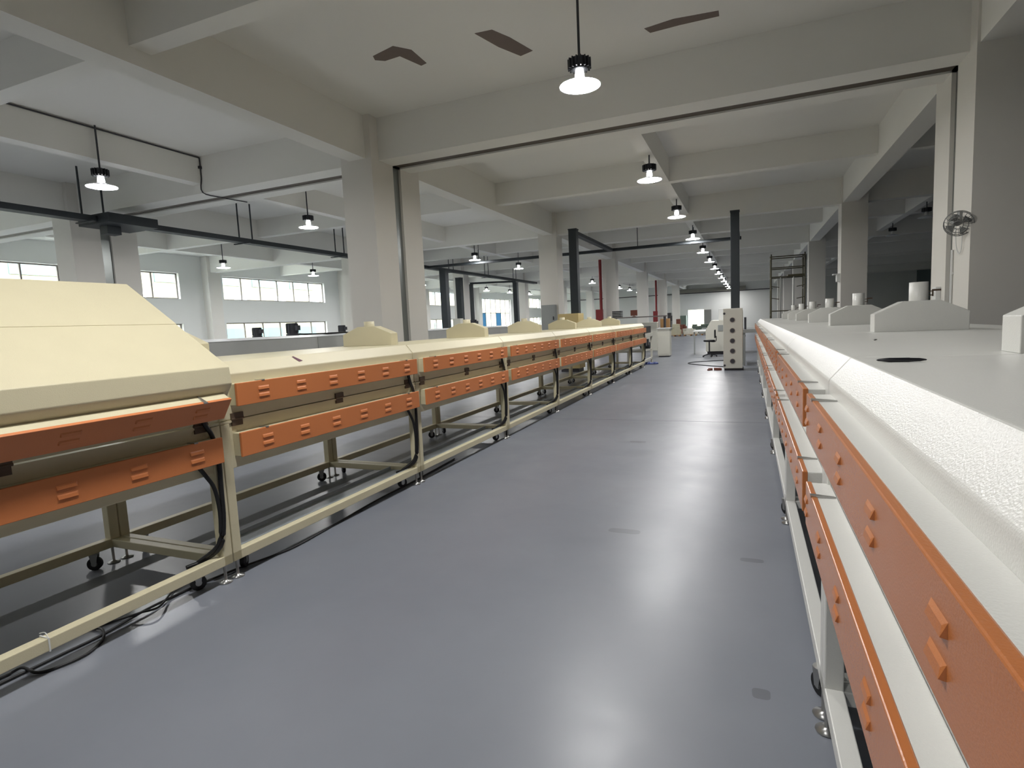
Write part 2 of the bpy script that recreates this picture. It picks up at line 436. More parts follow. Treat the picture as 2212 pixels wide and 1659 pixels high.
# ------------------------------------------------------------------ tunnel ovens
PIV_U, PIV_Z = -0.01, 1.0
PITCH = 2.2
def oven_kit(s, W, zt, hood_u, hood_y, chim, caster_u):
    """meshes of one oven module; s=+1: the aisle lies at +x, s=-1: at -x. u grows towards the aisle."""
    K = {}
    def P(prof): return [(s * u, z) for u, z in prof]
    def R(prof): return [(s * (u - PIV_U), z - PIV_Z) for u, z in prof]      # relative to the hinge line
    y0, y1 = 0.006, PITCH - 0.006
    # lid: bent sheet-metal trough, open below
    out = [(-0.01, 0.995), (-0.01, zt - 0.077), (-0.075, zt), (-W + 0.075, zt), (-W + 0.01, zt - 0.077), (-W + 0.01, 0.995)]
    inn = [(-W + 0.05, 0.995), (-W + 0.05, zt - 0.095), (-W + 0.095, zt - 0.045), (-0.095, zt - 0.045), (-0.05, zt - 0.095), (-0.05, 0.995)]
    K['lid'] = MB().prism_y(R(out + inn), y0, y1).mesh('lid', 0.006, 3)
    K['cover_plate'] = MB().prism_y(R([(-0.56, zt - 0.001), (-0.56, zt + 0.003), (-W + 0.07, zt + 0.003), (-W + 0.07, zt - 0.001)]), y0 + 0.002, y1 - 0.002).mesh('cover_plate', 0.001, 1)
    pa, pb = 0.09, PITCH - 0.045
    def box_panel(z0, z1, prof):
        a = MB().prism_y(prof([(-0.012, z0), (0.046, z0), (0.046, z1), (-0.012, z1)]), pa + 0.004, pb - 0.004).mesh('box', 0.003, 2)
        b = MB().prism_y(prof([(0.044, z0 - 0.003), (0.062, z0 - 0.003), (0.062, z1 + 0.003), (0.044, z1 + 0.003)]), pa, pb).mesh('panel', 0.003, 2)
        return a, b
    K['upper_box'], K['upper_panel'] = box_panel(1.083, 1.218, R)
    K['lower_box'], K['lower_panel'] = box_panel(0.765, 0.911, P)
    # louvre: pressed hood, proud of the panel
    K['louver'] = MB().prism_x([(-0.045, -0.009), (-0.04, -0.012), (0.04, -0.012), (0.045, -0.009), (0.04, 0.008), (-0.04, 0.008)], -0.0005, 0.0005)
    lv = MB()
    f = [(-0.045, -0.011, 0), (0.045, -0.011, 0), (0.045, 0.011, 0), (-0.045, 0.011, 0), (-0.042, -0.010, 0.0065), (0.042, -0.010, 0.0065), (0.036, 0.004, 0.004), (-0.036, 0.004, 0.004)]
    ls = 1.0 if s > 0 else 0.64
    lv.add([(s * w, y * ls, z * (0.5 + ls / 2)) for y, z, w in f], [(0, 1, 2, 3), (4, 7, 6, 5), (0, 4, 5, 1), (1, 5, 6, 2), (2, 6, 7, 3), (3, 7, 4, 0)])
    K['louver'] = lv.mesh('louver')
    K['tub'] = MB().prism_y(P([(-0.014, 0.69), (-0.014, 0.985), (-W + 0.014, 0.985), (-W + 0.014, 0.69)]), y0, y1).mesh('tub', 0.004, 2)
    K['flange'] = MB().prism_y(P([(-0.014, 0.978), (-0.004, 0.978), (-0.004, 0.992), (-0.014, 0.992)]), y0, y1).mesh('flange')
    def leg(u0, u1, a, b): return MB().prism_y(P([(u0, 0.116), (u1, 0.116), (u1, 0.975), (u0, 0.975)]), a, b).mesh('leg', 0.004, 2)
    K['legs'] = [leg(-0.06, 0.0, 0.004, 0.066), leg(-0.06, 0.0, PITCH - 0.066, PITCH - 0.004), leg(-W, -W + 0.06, 0.004, 0.066), leg(-W, -W + 0.06, PITCH - 0.066, PITCH - 0.004)]
    K['rails'] = [MB().prism_y(P([(-0.06, 0.115), (0.0, 0.115), (0.0, 0.175), (-0.06, 0.175)]), 0.004, PITCH - 0.004).mesh('rail', 0.004, 2),
                  MB().prism_y(P([(-W, 0.115), (-W + 0.06, 0.115), (-W + 0.06, 0.175), (-W, 0.175)]), 0.004, PITCH - 0.004).mesh('rail', 0.004, 2)]
    K['crossbars'] = [MB().prism_y(P([(-W + 0.058, 0.118), (-0.058, 0.118), (-0.058, 0.172), (-W + 0.058, 0.172)]), a, b).mesh('crossbar', 0.004, 2) for a, b in ((0.004, 0.062), (PITCH - 0.062, PITCH - 0.004))]
    K['trough'] = MB().prism_y(P([(-0.062, 0.178), (-0.066, 0.178), (-0.07, 0.140), (-0.30, 0.140), (-0.304, 0.168), (-0.31, 0.168), (-0.306, 0.132), (-0.062, 0.132)]), 0.07, PITCH - 0.07).mesh('cable_trough')
    ft = MB(); ft.lathe([(0.001, 0.0), (0.038, 0.0), (0.04, 0.006), (0.012, 0.016), (0.009, 0.02), (0.009, 0.12)], 12)
    K['foot'] = ft.mesh('foot')
    cf = MB()
    cf.cyl((0, 0, 0.108), (0, 0, 0.1165), 0.03, 14)
    for q in (-0.021, 0.017): cf.prism_x([(-0.025, 0.11), (0.025, 0.11), (0.012, 0.035), (-0.012, 0.035)], q, q + 0.004)
    K['caster_fork'] = cf.mesh('caster_fork')
    K['wheel'] = MB().cyl((-0.015, 0, 0.045), (0.015, 0, 0.045), 0.045, 18).mesh('wheel', 0.004, 2)
    K['wheel_hub'] = MB().cyl((-0.0175, 0, 0.045), (0.0175, 0, 0.045), 0.018, 12).mesh('wheel_hub')
    hg = MB()
    hg.box(-0.002, 0.012, -0.045, 0.045, 0.003, 0.034).box(-0.002, 0.008, -0.04, 0.04, -0.046, -0.008); hg.cyl((0.008 * s, -0.046, -0.002), (0.008 * s, 0.046, -0.002), 0.008, 10)
    K['hinge'] = MB()
    for p in hg.v: pass
    hh = MB(); hh.v = [(s * abs(x) if abs(x) > 0.004 else x, y, z) for x, y, z in hg.v]; hh.f = hg.f; hh.sm = hg.sm
    K['hinge'] = hh.mesh('hinge')
    # exhaust hood, gable profile across the module
    hu0, hu1 = hood_u
    c = (hu0 + hu1) / 2
    pr = [(hu0, zt), (hu0, zt + 0.118), (c - 0.10, zt + 0.195), (c + 0.10, zt + 0.195), (hu1, zt + 0.118), (hu1, zt)]
    K['hood'] = MB().prism_y(R(pr), hood_y[0], hood_y[1]).mesh('exhaust_hood', 0.003, 2)
    ch = MB(); q = (s * (c - PIV_U), (hood_y[0] + hood_y[1]) / 2, 0)
    a = zt + 0.19 - PIV_Z; b = a + chim
    ch.lathe([(0.053, a), (0.053, b), (0.048, b), (0.048, a + 0.02), (0.001, a + 0.02)], 24, 'z', q)
    K['chimney'] = ch.mesh('chimney')
    dh = MB()
    dh.box(q[0] + s * -0.055, q[0] + s * -0.075, q[1] - 0.006, q[1] + 0.006, a + 0.035, a + 0.041).box(q[0] + s * -0.055, q[0] + s * -0.075, q[1] - 0.006, q[1] + 0.006, a + 0.06, a + 0.066)
    dh.box(q[0] + s * -0.073, q[0] + s * -0.079, q[1] - 0.008, q[1] + 0.008, a + 0.03, a + 0.075).box(q[0] + s * -0.073, q[0] + s * -0.12, q[1] - 0.005, q[1] + 0.005, a + 0.063, a + 0.075)
    K['damper_handle'] = dh.mesh('damper_handle')
    # spring latch lying on top of a box
    lt = MB(); e = 0.0
    lt.add([(s * u, y, z) for u, y, z in [(0.064, -0.012, 0), (0.064, 0.012, 0), (-0.008, 0.003, 0), (-0.008, -0.003, 0), (0.064, -0.012, 0.008), (0.064, 0.012, 0.008), (-0.008, 0.003, 0.004), (-0.008, -0.003, 0.004)]],
           [(0, 1, 2, 3), (4, 7, 6, 5), (0, 4, 5, 1), (1, 5, 6, 2), (2, 6, 7, 3), (3, 7, 4, 0)])
    K['latch'] = lt.mesh('latch')
    # hose from the boxes down into the trough
    K['hose'] = MB().tube([(s * u, y, z) for u, y, z in [(0.02, 2.05, 1.09), (0.022, 2.08, 1.0), (0.02, 2.12, 0.93), (0.018, 2.15, 0.8), (0.016, 2.15, 0.6), (0.014, 2.145, 0.4), (-0.0, 2.12, 0.25), (-0.09, 2.07, 0.17), (-0.13, 1.98, 0.155)]], 0.014, 8, 4).mesh('hose')
    K['hose2'] = MB().tube([(s * u, y, z) for u, y, z in [(0.0, 2.02, 0.77), (0.01, 2.06, 0.7), (0.012, 2.11, 0.6), (0.008, 2.13, 0.42), (-0.01, 2.11, 0.26), (-0.11, 2.04, 0.165)]], 0.012, 8, 4).mesh('hose')
    K['s'] = s; K['cu'] = caster_u; K['W'] = W; K['zt'] = zt
    return K
def oven(K, X0, yb, label, body, orange, group, tilt=0.0, trough=True, hood=True, hoses=True, plate=False):
    s = K['s']; W = K['W']
    t = thing('tunnel_oven', label, 'oven', (X0, yb, 0), group)
    pv = (s * PIV_U, 0, PIV_Z); rt = (0, s * tilt, 0)
    obj('tub', K['tub'], body, t); obj('flange', K['flange'], body, t)
    for q in K['legs']: obj('leg', q, body, t)
    for q in K['rails']: obj('rail', q, body, t)
    for q in K['crossbars']: obj('crossbar', q, body, t)
    obj('lower_box', K['lower_box'], body, t)
    lp = obj('lower_panel', K['lower_panel'], orange, t, label='orange louvred panel')
    ld = obj('lid', K['lid'], body, t, pv, rt)
    if plate: obj('cover_plate', K['cover_plate'], body, t, pv, rt)
    obj('upper_box', K['upper_box'], body, t, pv, rt)
    up = obj('upper_panel', K['upper_panel'], orange, t, pv, rt, label='orange louvred panel')
    for i in range(6):
        y = 0.30 + 0.336 * i if s > 0 else 0.33 + 0.358 * i
        for dz in (-0.0225, 0.0225):
            obj('louver', K['louver'], orange, up, (s * (0.062 - PIV_U), y, 1.152 - PIV_Z + dz))
            obj('louver', K['louver'], orange, lp, (s * 0.062, y, 0.838 + dz))
    for i, y in enumerate((0.13, 1.1, 2.07)):
        obj('hinge', K['hinge'], 'hinge', t, (s * -0.01, y, 1.0), label='dark hinge')
    for y in (0.30, 1.98):
        obj('latch', K['latch'], 'steel', t, (0, y, 0.9115))
        if tilt == 0: obj('latch', K['latch'], 'steel', t, (0, y, 1.2185))
        else:
            u, z = 0.0 - PIV_U, 1.2185 - PIV_Z
            obj('latch', K['latch'], 'hinge', t, (pv[0] + s * (u * math.cos(tilt) + z * math.sin(tilt)), y, pv[2] + (z * math.cos(tilt) - u * math.sin(tilt))), rt)
    if hood:
        h = obj('exhaust_hood', K['hood'], body, t, pv, rt)
        obj('chimney', K['chimney'], body, h)
        if s < 0: obj('damper_handle', K['damper_handle'], 'hinge', h)
    for y in (0.045, PITCH - 0.045):
        for u in (-0.03 if s > 0 else -0.012, -W + 0.03):
            obj('foot', K['foot'], 'steel', t, (s * u, y, 0))
    for y, sg in ((0.17, 1), (PITCH - 0.17, -1)):
        for u, a in ((K['cu'], 0.5 * sg), (-W + 0.04, 0.9 * sg)):
            if s < 0 and sg < 0 and u > -0.5: continue
            cs = obj('caster', K['caster_fork'], 'steel', t, (s * u, y, 0), (0, 0, a))
            obj('wheel', K['wheel'], 'black_rubber', cs); obj('wheel_hub', K['wheel_hub'], 'steel', cs)
    if trough: obj('cable_trough', K['trough'], 'galvanized', t)
    if hoses:
        obj('hose', K['hose'], 'cable_black', t); obj('hose', K['hose2'], 'cable_black', t)
    return t
KL = oven_kit(1, 1.12, 1.355, (-0.93, -0.34), (0.14, 0.26), 0.055, -0.11)
KR = oven_kit(-1, 1.47, 1.338, (-1.045, -0.53), (0.02, 0.16), 0.125, -0.015)
LX0, LYB = -2.952, 2.45
RX0, RYB = 0.246, 0.0
lblL = ['cream tunnel oven section with its lid tilted open, nearest on the left',
        'closed cream and orange oven section right behind the open-lidded one',
        'third cream and orange oven section of the left line, counted from the open lid',
        'fourth cream and orange oven section of the left line', 'fifth cream and orange oven section of the left line',
        'sixth cream and orange oven section of the left line', 'seventh cream and orange oven section of the left line',
        'last cream and orange oven section at the far end of the left line']
ovL = []
for k in range(8):
    ovL.append(oven(KL, LX0, LYB + PITCH * (k - 1), lblL[k], 'cream', 'orange_left', 'cream oven sections of the left line',
         tilt=math.radians(33.2) if k == 0 else 0.0, trough=k > 0, plate=k == 0))
for k in range(8):
    nm = 'nearest white oven section of the right line, beside the camera' if k == 0 else ('white and orange oven section at the far end of the right line' if k == 7 else '%s white and orange oven section of the right line' % ORD[k])
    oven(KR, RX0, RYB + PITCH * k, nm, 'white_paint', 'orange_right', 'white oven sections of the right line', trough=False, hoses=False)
# paint mark on the bevel of the second left section
pm = MB(); zt = 1.355
def bev(y, a): return (-0.01 - 0.065 * a + 0.0012, y, zt - 0.077 + 0.077 * a + 0.0012)
pm.add([bev(0.70, 0.86), bev(0.715, 0.9), bev(0.775, 0.42), bev(0.735, 0.36), bev(0.715, 0.62)], [(0, 1, 2, 3, 4)])
obj('paint_mark', pm, 'purple_mark', ovL[1], label='dark purple paint scuff')

obj('zip_tie', MB().box(-0.064, 0.004, 1.184, 1.19, 0.113, 0.179).tube([(0.0, 1.187, 0.179), (-0.02, 1.187, 0.2), (-0.05, 1.18, 0.195)], 0.002, 5, 3), 'plastic_white', ovL[0], label='white zip tie')

# marker pen on the nearest right section
pn = MB().lathe([(0.0005, -0.062), (0.003, -0.058), (0.0055, -0.04), (0.0065, -0.03), (0.0065, 0.02), (0.0058, 0.022), (0.005, 0.045), (0.002, 0.06), (0.0005, 0.062)], 14, 'x')
tag(obj('marker_pen', pn, 'pen_black', None, (0.415, 1.97, 1.338 + 0.0067), (0, 0, -0.08)), 'slim black marker pen lying on the white oven lid', 'pen')
# screw left on the second right lid
tag(obj('loose_screw', MB().cyl((0, 0, 0), (0, 0, 0.004), 0.007, 8).cyl((0, 0, 0.004), (0.012, 0.004, 0.005), 0.003, 6), 'steel', None, (0.58, 3.3, 1.338)), 'tiny steel screw left on a white oven lid', 'screw')

# floor cables near the open oven section
def cable(name, pts, r, label):
    o = obj(name, MB().tube([(x, y, r + 0.001 + dz) for x, y, dz in pts], r, 8, 6), 'cable_black')
    tag(o, label, 'cable', 'black cables lying along the left oven line')
cable('power_cable', [(-3.11, 0.7, 0), (-3.096, 1.303, 0), (-3.091, 1.408, 0), (-3.086, 1.563, 0), (-3.08, 1.73, 0), (-3.093, 1.975, 0.012), (-3.115, 2.153, 0), (-3.109, 2.319, 0), (-3.09, 2.43, 0), (-3.064, 2.573, 0), (-2.992, 2.825, 0), (-2.968, 3.01, 0), (-2.994, 3.418, 0), (-3.045, 4.038, 0), (-3.055, 4.686, 0), (-3.1, 5.6, 0)], 0.0075, 'long black power cable running along under the left oven rail')
cable('power_cable', [(-3.2, 0.9, 0), (-3.15, 1.313, 0), (-3.152, 1.374, 0), (-3.113, 1.401, 0.016), (-3.025, 1.416, 0), (-2.973, 1.5, 0), (-2.969, 1.601, 0), (-3.037, 1.709, 0), (-3.105, 1.75, 0.016), (-3.2, 1.762, 0), (-3.3, 1.72, 0)], 0.007, 'looped black cable on the floor under the open oven section')
cable('power_cable', [(-3.25, 1.72, 0), (-3.169, 1.85, 0), (-3.06, 1.915, 0.03), (-3.02, 2.0, 0.03), (-3.2, 2.22, 0), (-3.24, 2.36, 0)], 0.006, 'short black cable crossing the long one near the oven leg')

# ------------------------------------------------------------------ cable ducts and drop posts
def duct_box(m, a, b, w, h):
    (x0, y0, z0), (x1, y1, z1) = a, b
    m.box(min(x0, x1) - w / 2, max(x0, x1) + w / 2, min(y0, y1) - w / 2, max(y0, y1) + w / 2, z0 - h / 2, z0 + h / 2)
t = thing('cable_duct', 'long dark cable duct hung along the left aisle', 'duct', (-12.9, 6, 4.15))
d = MB(); d.box(-0.13, 0.13, -14, 29.6, -0.06, 0.06); obj('channel', d, 'tray', t)
for y in [-8, -4.0, 0.05, 1.95, 6.0, 10.0, 14.0, 18, 22, 26]:
    for dy in (0.0, 0.45):
        obj('hanger', MB().box(-0.11, -0.085, y + dy - 0.015, y + dy + 0.015, 0.05, ZC - 4.15), 'tray', t)
    obj('bracket', MB().box(-0.3, 0.3, y - 0.03, y + 0.03, -0.085, -0.06), 'tray', t)
obj('junction_block', MB().box(-0.5, 0.5, 2.1, 3.2, -0.10, 0.10), 'tray', t)
obj('junction_drop', MB().box(-0.12, 0.12, 2.3, 2.6, -0.28, -0.08), 'tray', t)
t = thing('cable_duct', 'dark cable duct crossing the hall from the left aisle to the gauge cabinet post', 'duct', (-6.4, 21.86, 4.15))
obj('channel', MB().box(-6.365, 6.2, -0.09, 0.09, -0.05, 0.05), 'tray', t)
obj('branch', MB().box(1.5, 1.68, -5.03, -0.08, -0.05, 0.05), 'tray', t)
obj('branch', MB().box(5.98, 6.16, -5.09, -0.08, -0.05, 0.05), 'tray', t)
for x in (-4, -1, 2.6, 4.6): obj('hanger', MB().box(x - 0.012, x + 0.012, -0.012, 0.012, 0.05, ZC - 4.15), 'tray', t)
def post(x, y, z0, z1, w, label):
    o = thing('drop_post', label, 'post', (x, y, z0))
    obj('shaft', MB().box(-w / 2, w / 2, -w / 2, w / 2, 0, z1 - z0 - 0.03).mesh('shaft', 0.006, 2), 'tray', o)
    obj('top_cap', MB().box(-w / 2 - 0.01, w / 2 + 0.01, -w / 2 - 0.01, w / 2 + 0.01, z1 - z0 - 0.03, z1 - z0), 'tray', o)
post(-0.31, 16.65, 1.66, 4.24, 0.22, 'dark square cable post rising from the white gauge cabinet')
post(-4.79, 16.7, 1.75, 4.24, 0.24, 'dark square cable post rising from the cream box behind the left ovens')
post(-12.45, 22.5, 0, 4.08, 0.30, 'dark cable post left of the others, seen right of the near column')
post(-14.0, 26.9, 0, 4.08, 0.30, 'dark cable post against the pale outer column')
post(-15.0, 30.2, 0, 3.96, 0.26, 'left upright of the dark duct gantry far behind')
post(-12.55, 31.2, 0, 3.96, 0.26, 'right upright of the dark duct gantry far behind')
tag(obj('cable_duct', MB().prism_x([(-0.09, -0.05), (0.09, -0.05), (0.09, 0.05), (-0.09, 0.05)], -1.35, 1.35), 'tray', None, (-13.77, 30.7, 4.01), (0, 0, 0.4)), 'short dark duct spanning the two gantry uprights far behind', 'duct')

# gauge cabinet -------------------------------------------------------------------
t = thing('gauge_cabinet', 'tall narrow white cabinet with five round gauges in a column', 'cabinet', (-0.37, 16.55, 0))
obj('body', MB().box(-0.24, 0.24, -0.25, 0.25, 0.06, 1.66).mesh('body', 0.006, 2), 'light_cabinet', t)
obj('base', MB().box(-0.22, 0.26, -0.2, 0.3, 0.0, 0.06), 'dark_metal', t)
obj('side_door', MB().box(0.24, 0.25, -0.22, 0.22, 0.2, 1.6), 'light_cabinet', t)
for z in (1.355, 1.073, 0.80, 0.528, 0.255):
    g = obj('gauge', MB().cyl((0, 0, 0), (0, -0.02, 0), 0.068, 24), 'gauge_ring', t, (-0.01, -0.25, z))
    obj('gauge_face', MB().cyl((0, -0.021, 0), (0, -0.024, 0), 0.055, 20), 'gauge_dark', g)
for z in (1.53, 0.14): obj('lock', MB().cyl((0, 0, 0), (0, -0.015, 0), 0.03, 12), 'gauge_dark', t, (-0.21, -0.25, z))
# cream box under the left post
t = thing('control_box', 'cream control box behind the left ovens at the foot of a dark post', 'cabinet', (-4.95, 16.75, 0))
obj('body', MB().box(-0.34, 0.3, -0.3, 0.3, 0.1, 1.75).mesh('body', 0.006, 2), 'cream_dark', t)
obj('door', MB().box(-0.3, 0.26, -0.312, -0.3, 0.2, 1.7), 'cream_dark', t)
obj('plinth', MB().box(-0.3, 0.26, -0.26, 0.26, 0, 0.1), 'dark_metal', t)
# electrical panel on the second left column
t = thing('electrical_panel', 'flat grey electrical panel on the near face of a column behind the left ovens', 'cabinet', (-6.36, 18.9, 1.2))
obj('body', MB().box(-0.26, 0.26, -0.14, -0.001, 0, 0.92).mesh('body', 0.005, 2), 'grey_cabinet', t)
obj('door', MB().box(-0.24, 0.24, -0.15, -0.14, 0.03, 0.89), 'grey_cabinet', t)
obj('handle', MB().box(0.16, 0.19, -0.17, -0.15, 0.4, 0.52), 'dark_metal', t)

# ------------------------------------------------------------------ grey machine line behind the left ovens
def grey_machine(y0, y1, label):
    t = thing('grey_dryer', label, 'machine', (-8.6, y0, 0))
    L = y1 - y0
    obj('body', MB().prism_y([(0.6, 0.3), (0.6, 1.43), (0.59, 1.44), (-0.6, 1.44), (-0.6, 0.3)], 0, L), 'grey_machine', t)
    obj('top_sheet', MB().prism_y([(0.605, 1.4405), (0.605, 1.447), (0.40, 1.488), (-0.58, 1.488), (-0.6, 1.4405)], 0, L), 'grey_top', t)
    for y in (0.1, L - 0.1):
        for x in (-0.5, 0.5): obj('leg', MB().box(x - 0.04, x + 0.04, y - 0.04, y + 0.04, 0, 0.3), 'grey_machine', t)
    obj('side_rail', MB().box(0.6, 0.63, 0.02, L - 0.02, 0.55, 0.62), 'grey_top', t)
    return t
gm = [grey_machine(3.0 + 3.05 * k, 6.04 + 3.05 * k, 'long grey dryer with pale top behind the left ovens, %s from the front' % ORD[k]) for k in range(6)]
mot = {}
mm = MB(); mm.cyl((0, 0, 0.03), (0, 0, 0.2), 0.085, 18)
for i in range(14):
    a = 2 * PI * i / 14; c, s = math.cos(a), math.sin(a)
    mm.prism_z([(x * c - y * s, x * s + y * c) for x, y in ((0.08, -0.004), (0.095, -0.004), (0.095, 0.004), (0.08, 0.004))], 0.04, 0.19)
MOTOR = mm.mesh('motor_body'); BASE = MB().cyl((0, 0, 0), (0, 0, 0.03), 0.1, 18).mesh('motor_base'); TB = MB().box(0.08, 0.14, -0.035, 0.035, 0.08, 0.16).mesh('terminal_box')
for k, (x, y, sc) in enumerate([(-8.7, 5.7, 0.8), (-8.5, 8.05, 0.9), (-8.5, 8.95, 1.25), (-8.6, 10.6, 0.9), (-8.75, 11.85, 1.0), (-8.55, 12.45, 1.25), (-8.7, 13.1, 0.85), (-8.6, 6.1, 0.7), (-8.5, 17.2, 1.2)]):
    t = thing('blower_motor', 'small dark upright blower motor on the grey dryer top, %s from the front' % ORD[[7, 0, 1, 2, 3, 4, 5, 6, 8][k] if False else sorted(range(9), key=lambda q: [5.7, 8.05, 8.95, 10.6, 11.85, 12.45, 13.1, 6.1, 17.2][q]).index(k)], 'motor', (x, y, 1.488), 'blower motors on the grey dryers')
    t.scale = (sc, sc, sc)
    obj('body', MOTOR, 'motor', t); obj('base', BASE, 'motor', t); obj('terminal_box', TB, 'motor', t)
tag(obj('motor_cable', MB().tube([(-8.5, 8.95, 1.52), (-8.3, 9.3, 1.50), (-8.1, 9.75, 1.50), (-8.03, 10.05, 1.5), (-7.985, 10.15, 1.44), (-7.98, 10.2, 1.3), (-7.98, 10.22, 1.0), (-7.98, 10.2, 0.7)], 0.018, 8, 5), 'cable_black'), 'black cable hanging over the front of the grey dryer', 'cable')

# ------------------------------------------------------------------ right column items
t = thing('wall_fan', 'grey wall fan bracketed to the right column', 'fan', (2.47, 8.9, 2.55))
obj('bracket', MB().box(-0.03, 0, -0.05, 0.05, -0.06, 0.1).cyl((-0.02, 0, 0.05), (-0.1, -0.1, 0.0), 0.015, 8), 'fan_grey', t)
obj('motor', MB().cyl((-0.10, -0.08, -0.01), (-0.095, -0.23, -0.06), 0.045, 14), 'fan_grey', t)
g = MB()
ax = Vector((-0.35, -0.85, -0.4)).normalized(); u = ax.cross(Vector((0, 0, 1))).normalized(); w = ax.cross(u); c0 = Vector((-0.09, -0.26, -0.07))
for rr, off in ((0.15, 0.04), (0.15, 0.0), (0.1, 0.07), (0.05, 0.08)):
    pts = [c0 + ax * off + rr * (math.cos(2 * PI * i / 24) * u + math.sin(2 * PI * i / 24) * w) for i in range(25)]
    g.tube(pts, 0.005, 5, 1)
for i in range(20):
    a = 2 * PI * i / 20; e = math.cos(a) * u + math.sin(a) * w
    g.tube([c0 + ax * 0.08 + 0.05 * e, c0 + ax * 0.07 + 0.1 * e, c0 + ax * 0.04 + 0.15 * e, c0 + 0.15 * e], 0.003, 4, 2)
obj('guard', g, 'fan_grey', t)
for i in range(4):
    a = PI / 2 * i + 0.3; e = math.cos(a) * u + math.sin(a) * w; n = math.cos(a + 0.7) * u + math.sin(a + 0.7) * w; n2 = math.cos(a - 0.25) * u + math.sin(a - 0.25) * w
    q = c0 + ax * 0.04
    pts = [q + 0.03 * e, q + 0.125 * n2, q + 0.135 * e, q + 0.12 * n + ax * 0.02]
    b = MB(); b.add(pts + [p + ax * 0.006 for p in pts], [(0, 1, 2, 3), (7, 6, 5, 4), (0, 4, 5, 1), (1, 5, 6, 2), (2, 6, 7, 3), (3, 7, 4, 0)])
    obj('blade', b, 'fan_grey', t)
obj('cord', MB().tube([(-0.05, 0, -0.05), (-0.05, -0.02, -0.3), (-0.03, -0.06, -0.42), (-0.02, -0.12, -0.36), (-0.02, -0.14, -0.1)], 0.006, 6, 5), 'plastic_white', t)
t = thing('conduit', 'thin white conduit running down the right column', 'conduit', (2.455, 9.14, 0))
obj('pipe', MB().cyl((0, 0, 0.05), (0, 0, 2.2), 0.014, 10), 'plastic_white', t)
for z in (0.5, 1.2, 1.9): obj('clip', MB().box(-0.005, 0.015, -0.025, 0.025, z - 0.015, z + 0.015), 'plastic_white', t)
t = thing('switch_box', 'small white switch box on the right column near the oven hood', 'switch', (2.46, 9.7, 1.55))
obj('body', MB().box(-0.05, 0.01, -0.08, 0.08, 0, 0.2).mesh('body', 0.006, 2), 'plastic_white', t)
obj('rocker', MB().box(-0.058, -0.05, -0.03, 0.03, 0.07, 0.13), 'plastic_white', t)
t = thing('switch_box', 'small white socket box on the second column of the right row', 'switch', (2.47, 19.1, 2.5))
obj('body', MB().box(-0.09, 0.0, -0.12, 0.12, -0.2, 0.0).mesh('body', 0.008, 2), 'plastic_white', t)
obj('lid', MB().box(-0.18, 0.0, -0.14, 0.14, 0.0, 0.03), 'plastic_white', t)
# emergency light on the pilaster
t = thing('emergency_light', 'white twin-head emergency light on the window wall pilaster', 'light', (XL + 0.4, 28.5, 3.05))
obj('case', MB().box(0, 0.09, -0.17, 0.17, 0, 0.2).mesh('case', 0.01, 2), 'plastic_white', t)
for y in (-0.1, 0.1): obj('head', MB().cone((0.05, y, 0.2), (0.13, y, 0.3), 0.04, 0.075, 14), 'plastic_white', t)

# ------------------------------------------------------------------ scaffold tower
t = thing('scaffold_tower', 'rusty scaffold tower beside the right column row', 'scaffold', (1.42, 24.8, 0))
for x in (-0.58, 0.58):
    for y in (-0.42, 0.42): obj('upright', MB().cyl((x, y, 0), (x, y, 3.72), 0.024, 8), 'scaffold', t)
for z in (0.3, 1.55, 2.85, 3.2, 3.62):
    for y in (-0.42, 0.42): obj('crossbar', MB().cyl((-0.58, y, z), (0.58, y, z), 0.02, 8), 'scaffold', t)
for z in (0.4, 1.4, 2.4, 2.85, 3.6):
    for x in (-0.58, 0.58): obj('side_bar', MB().cyl((x, -0.42, z), (x, 0.42, z), 0.02, 8), 'scaffold', t)
for x in (-0.25, 0.2): obj('ladder_stile', MB().cyl((x, -0.4, 0.3), (x, -0.4, 2.85), 0.018, 8), 'steel', t)
for sx in (-1, 1):
    for z in (2.5, 2.05): obj('rung', MB().cyl((sx * 0.58, -0.42, z), (sx * 0.3, -0.42, z - 0.05), 0.015, 6), 'scaffold', t)
obj('platform', MB().box(0.0, 0.56, -0.4, 0.4, 2.86, 2.92), 'scaffold', t)

# ------------------------------------------------------------------ outfeed area at the far end of the lines
ye = LYB + PITCH * 7
t = thing('outfeed_conveyor', 'white framed outfeed conveyor with dark belt at the end of the left ovens', 'conveyor', (-3.45, ye + 0.05, 0))
for x in (-0.4, 0.4):
    for y in (0.1, 1.9): obj('leg', MB().box(x - 0.03, x + 0.03, y - 0.03, y + 0.03, 0, 0.95), 'light_cabinet', t)
for x in (-0.43, 0.43): obj('side_rail', MB().box(x - 0.02, x + 0.02, 0.0, 2.0, 0.9, 1.02), 'light_cabinet', t)
obj('belt', MB().box(-0.41, 0.41, 0.02, 1.98, 0.94, 1.0), 'black_rubber', t)
obj('shelf', MB().box(-0.4, 0.4, 0.1, 1.9, 0.45, 0.48), 'light_cabinet', t)
obj('lower_rail', MB().box(0.37, 0.43, 0.1, 1.9, 0.12, 0.18), 'light_cabinet', t)
obj('guard', MB().box(0.1, 0.42, 0.1, 1.7, 1.02, 1.24), 'black_rubber', t)
for k, y in enumerate((0.35, 0.75, 1.2)): obj('drive_box', MB().box(0.28, 0.42, y - 0.1, y + 0.1, 0.62, 0.82), 'gauge_dark', t)
obj('motor', MB().cyl((0.1, 1.5, 0.6), (0.42, 1.5, 0.6), 0.11, 14), 'motor', t)
t = thing('white_cabinet', 'free-standing white cabinet at the aisle edge past the left ovens', 'cabinet', (-2.98, 22.6, 0))
obj('body', MB().box(-0.23, 0.23, -0.25, 0.25, 0.04, 1.08).mesh('body', 0.01, 2), 'light_cabinet', t)
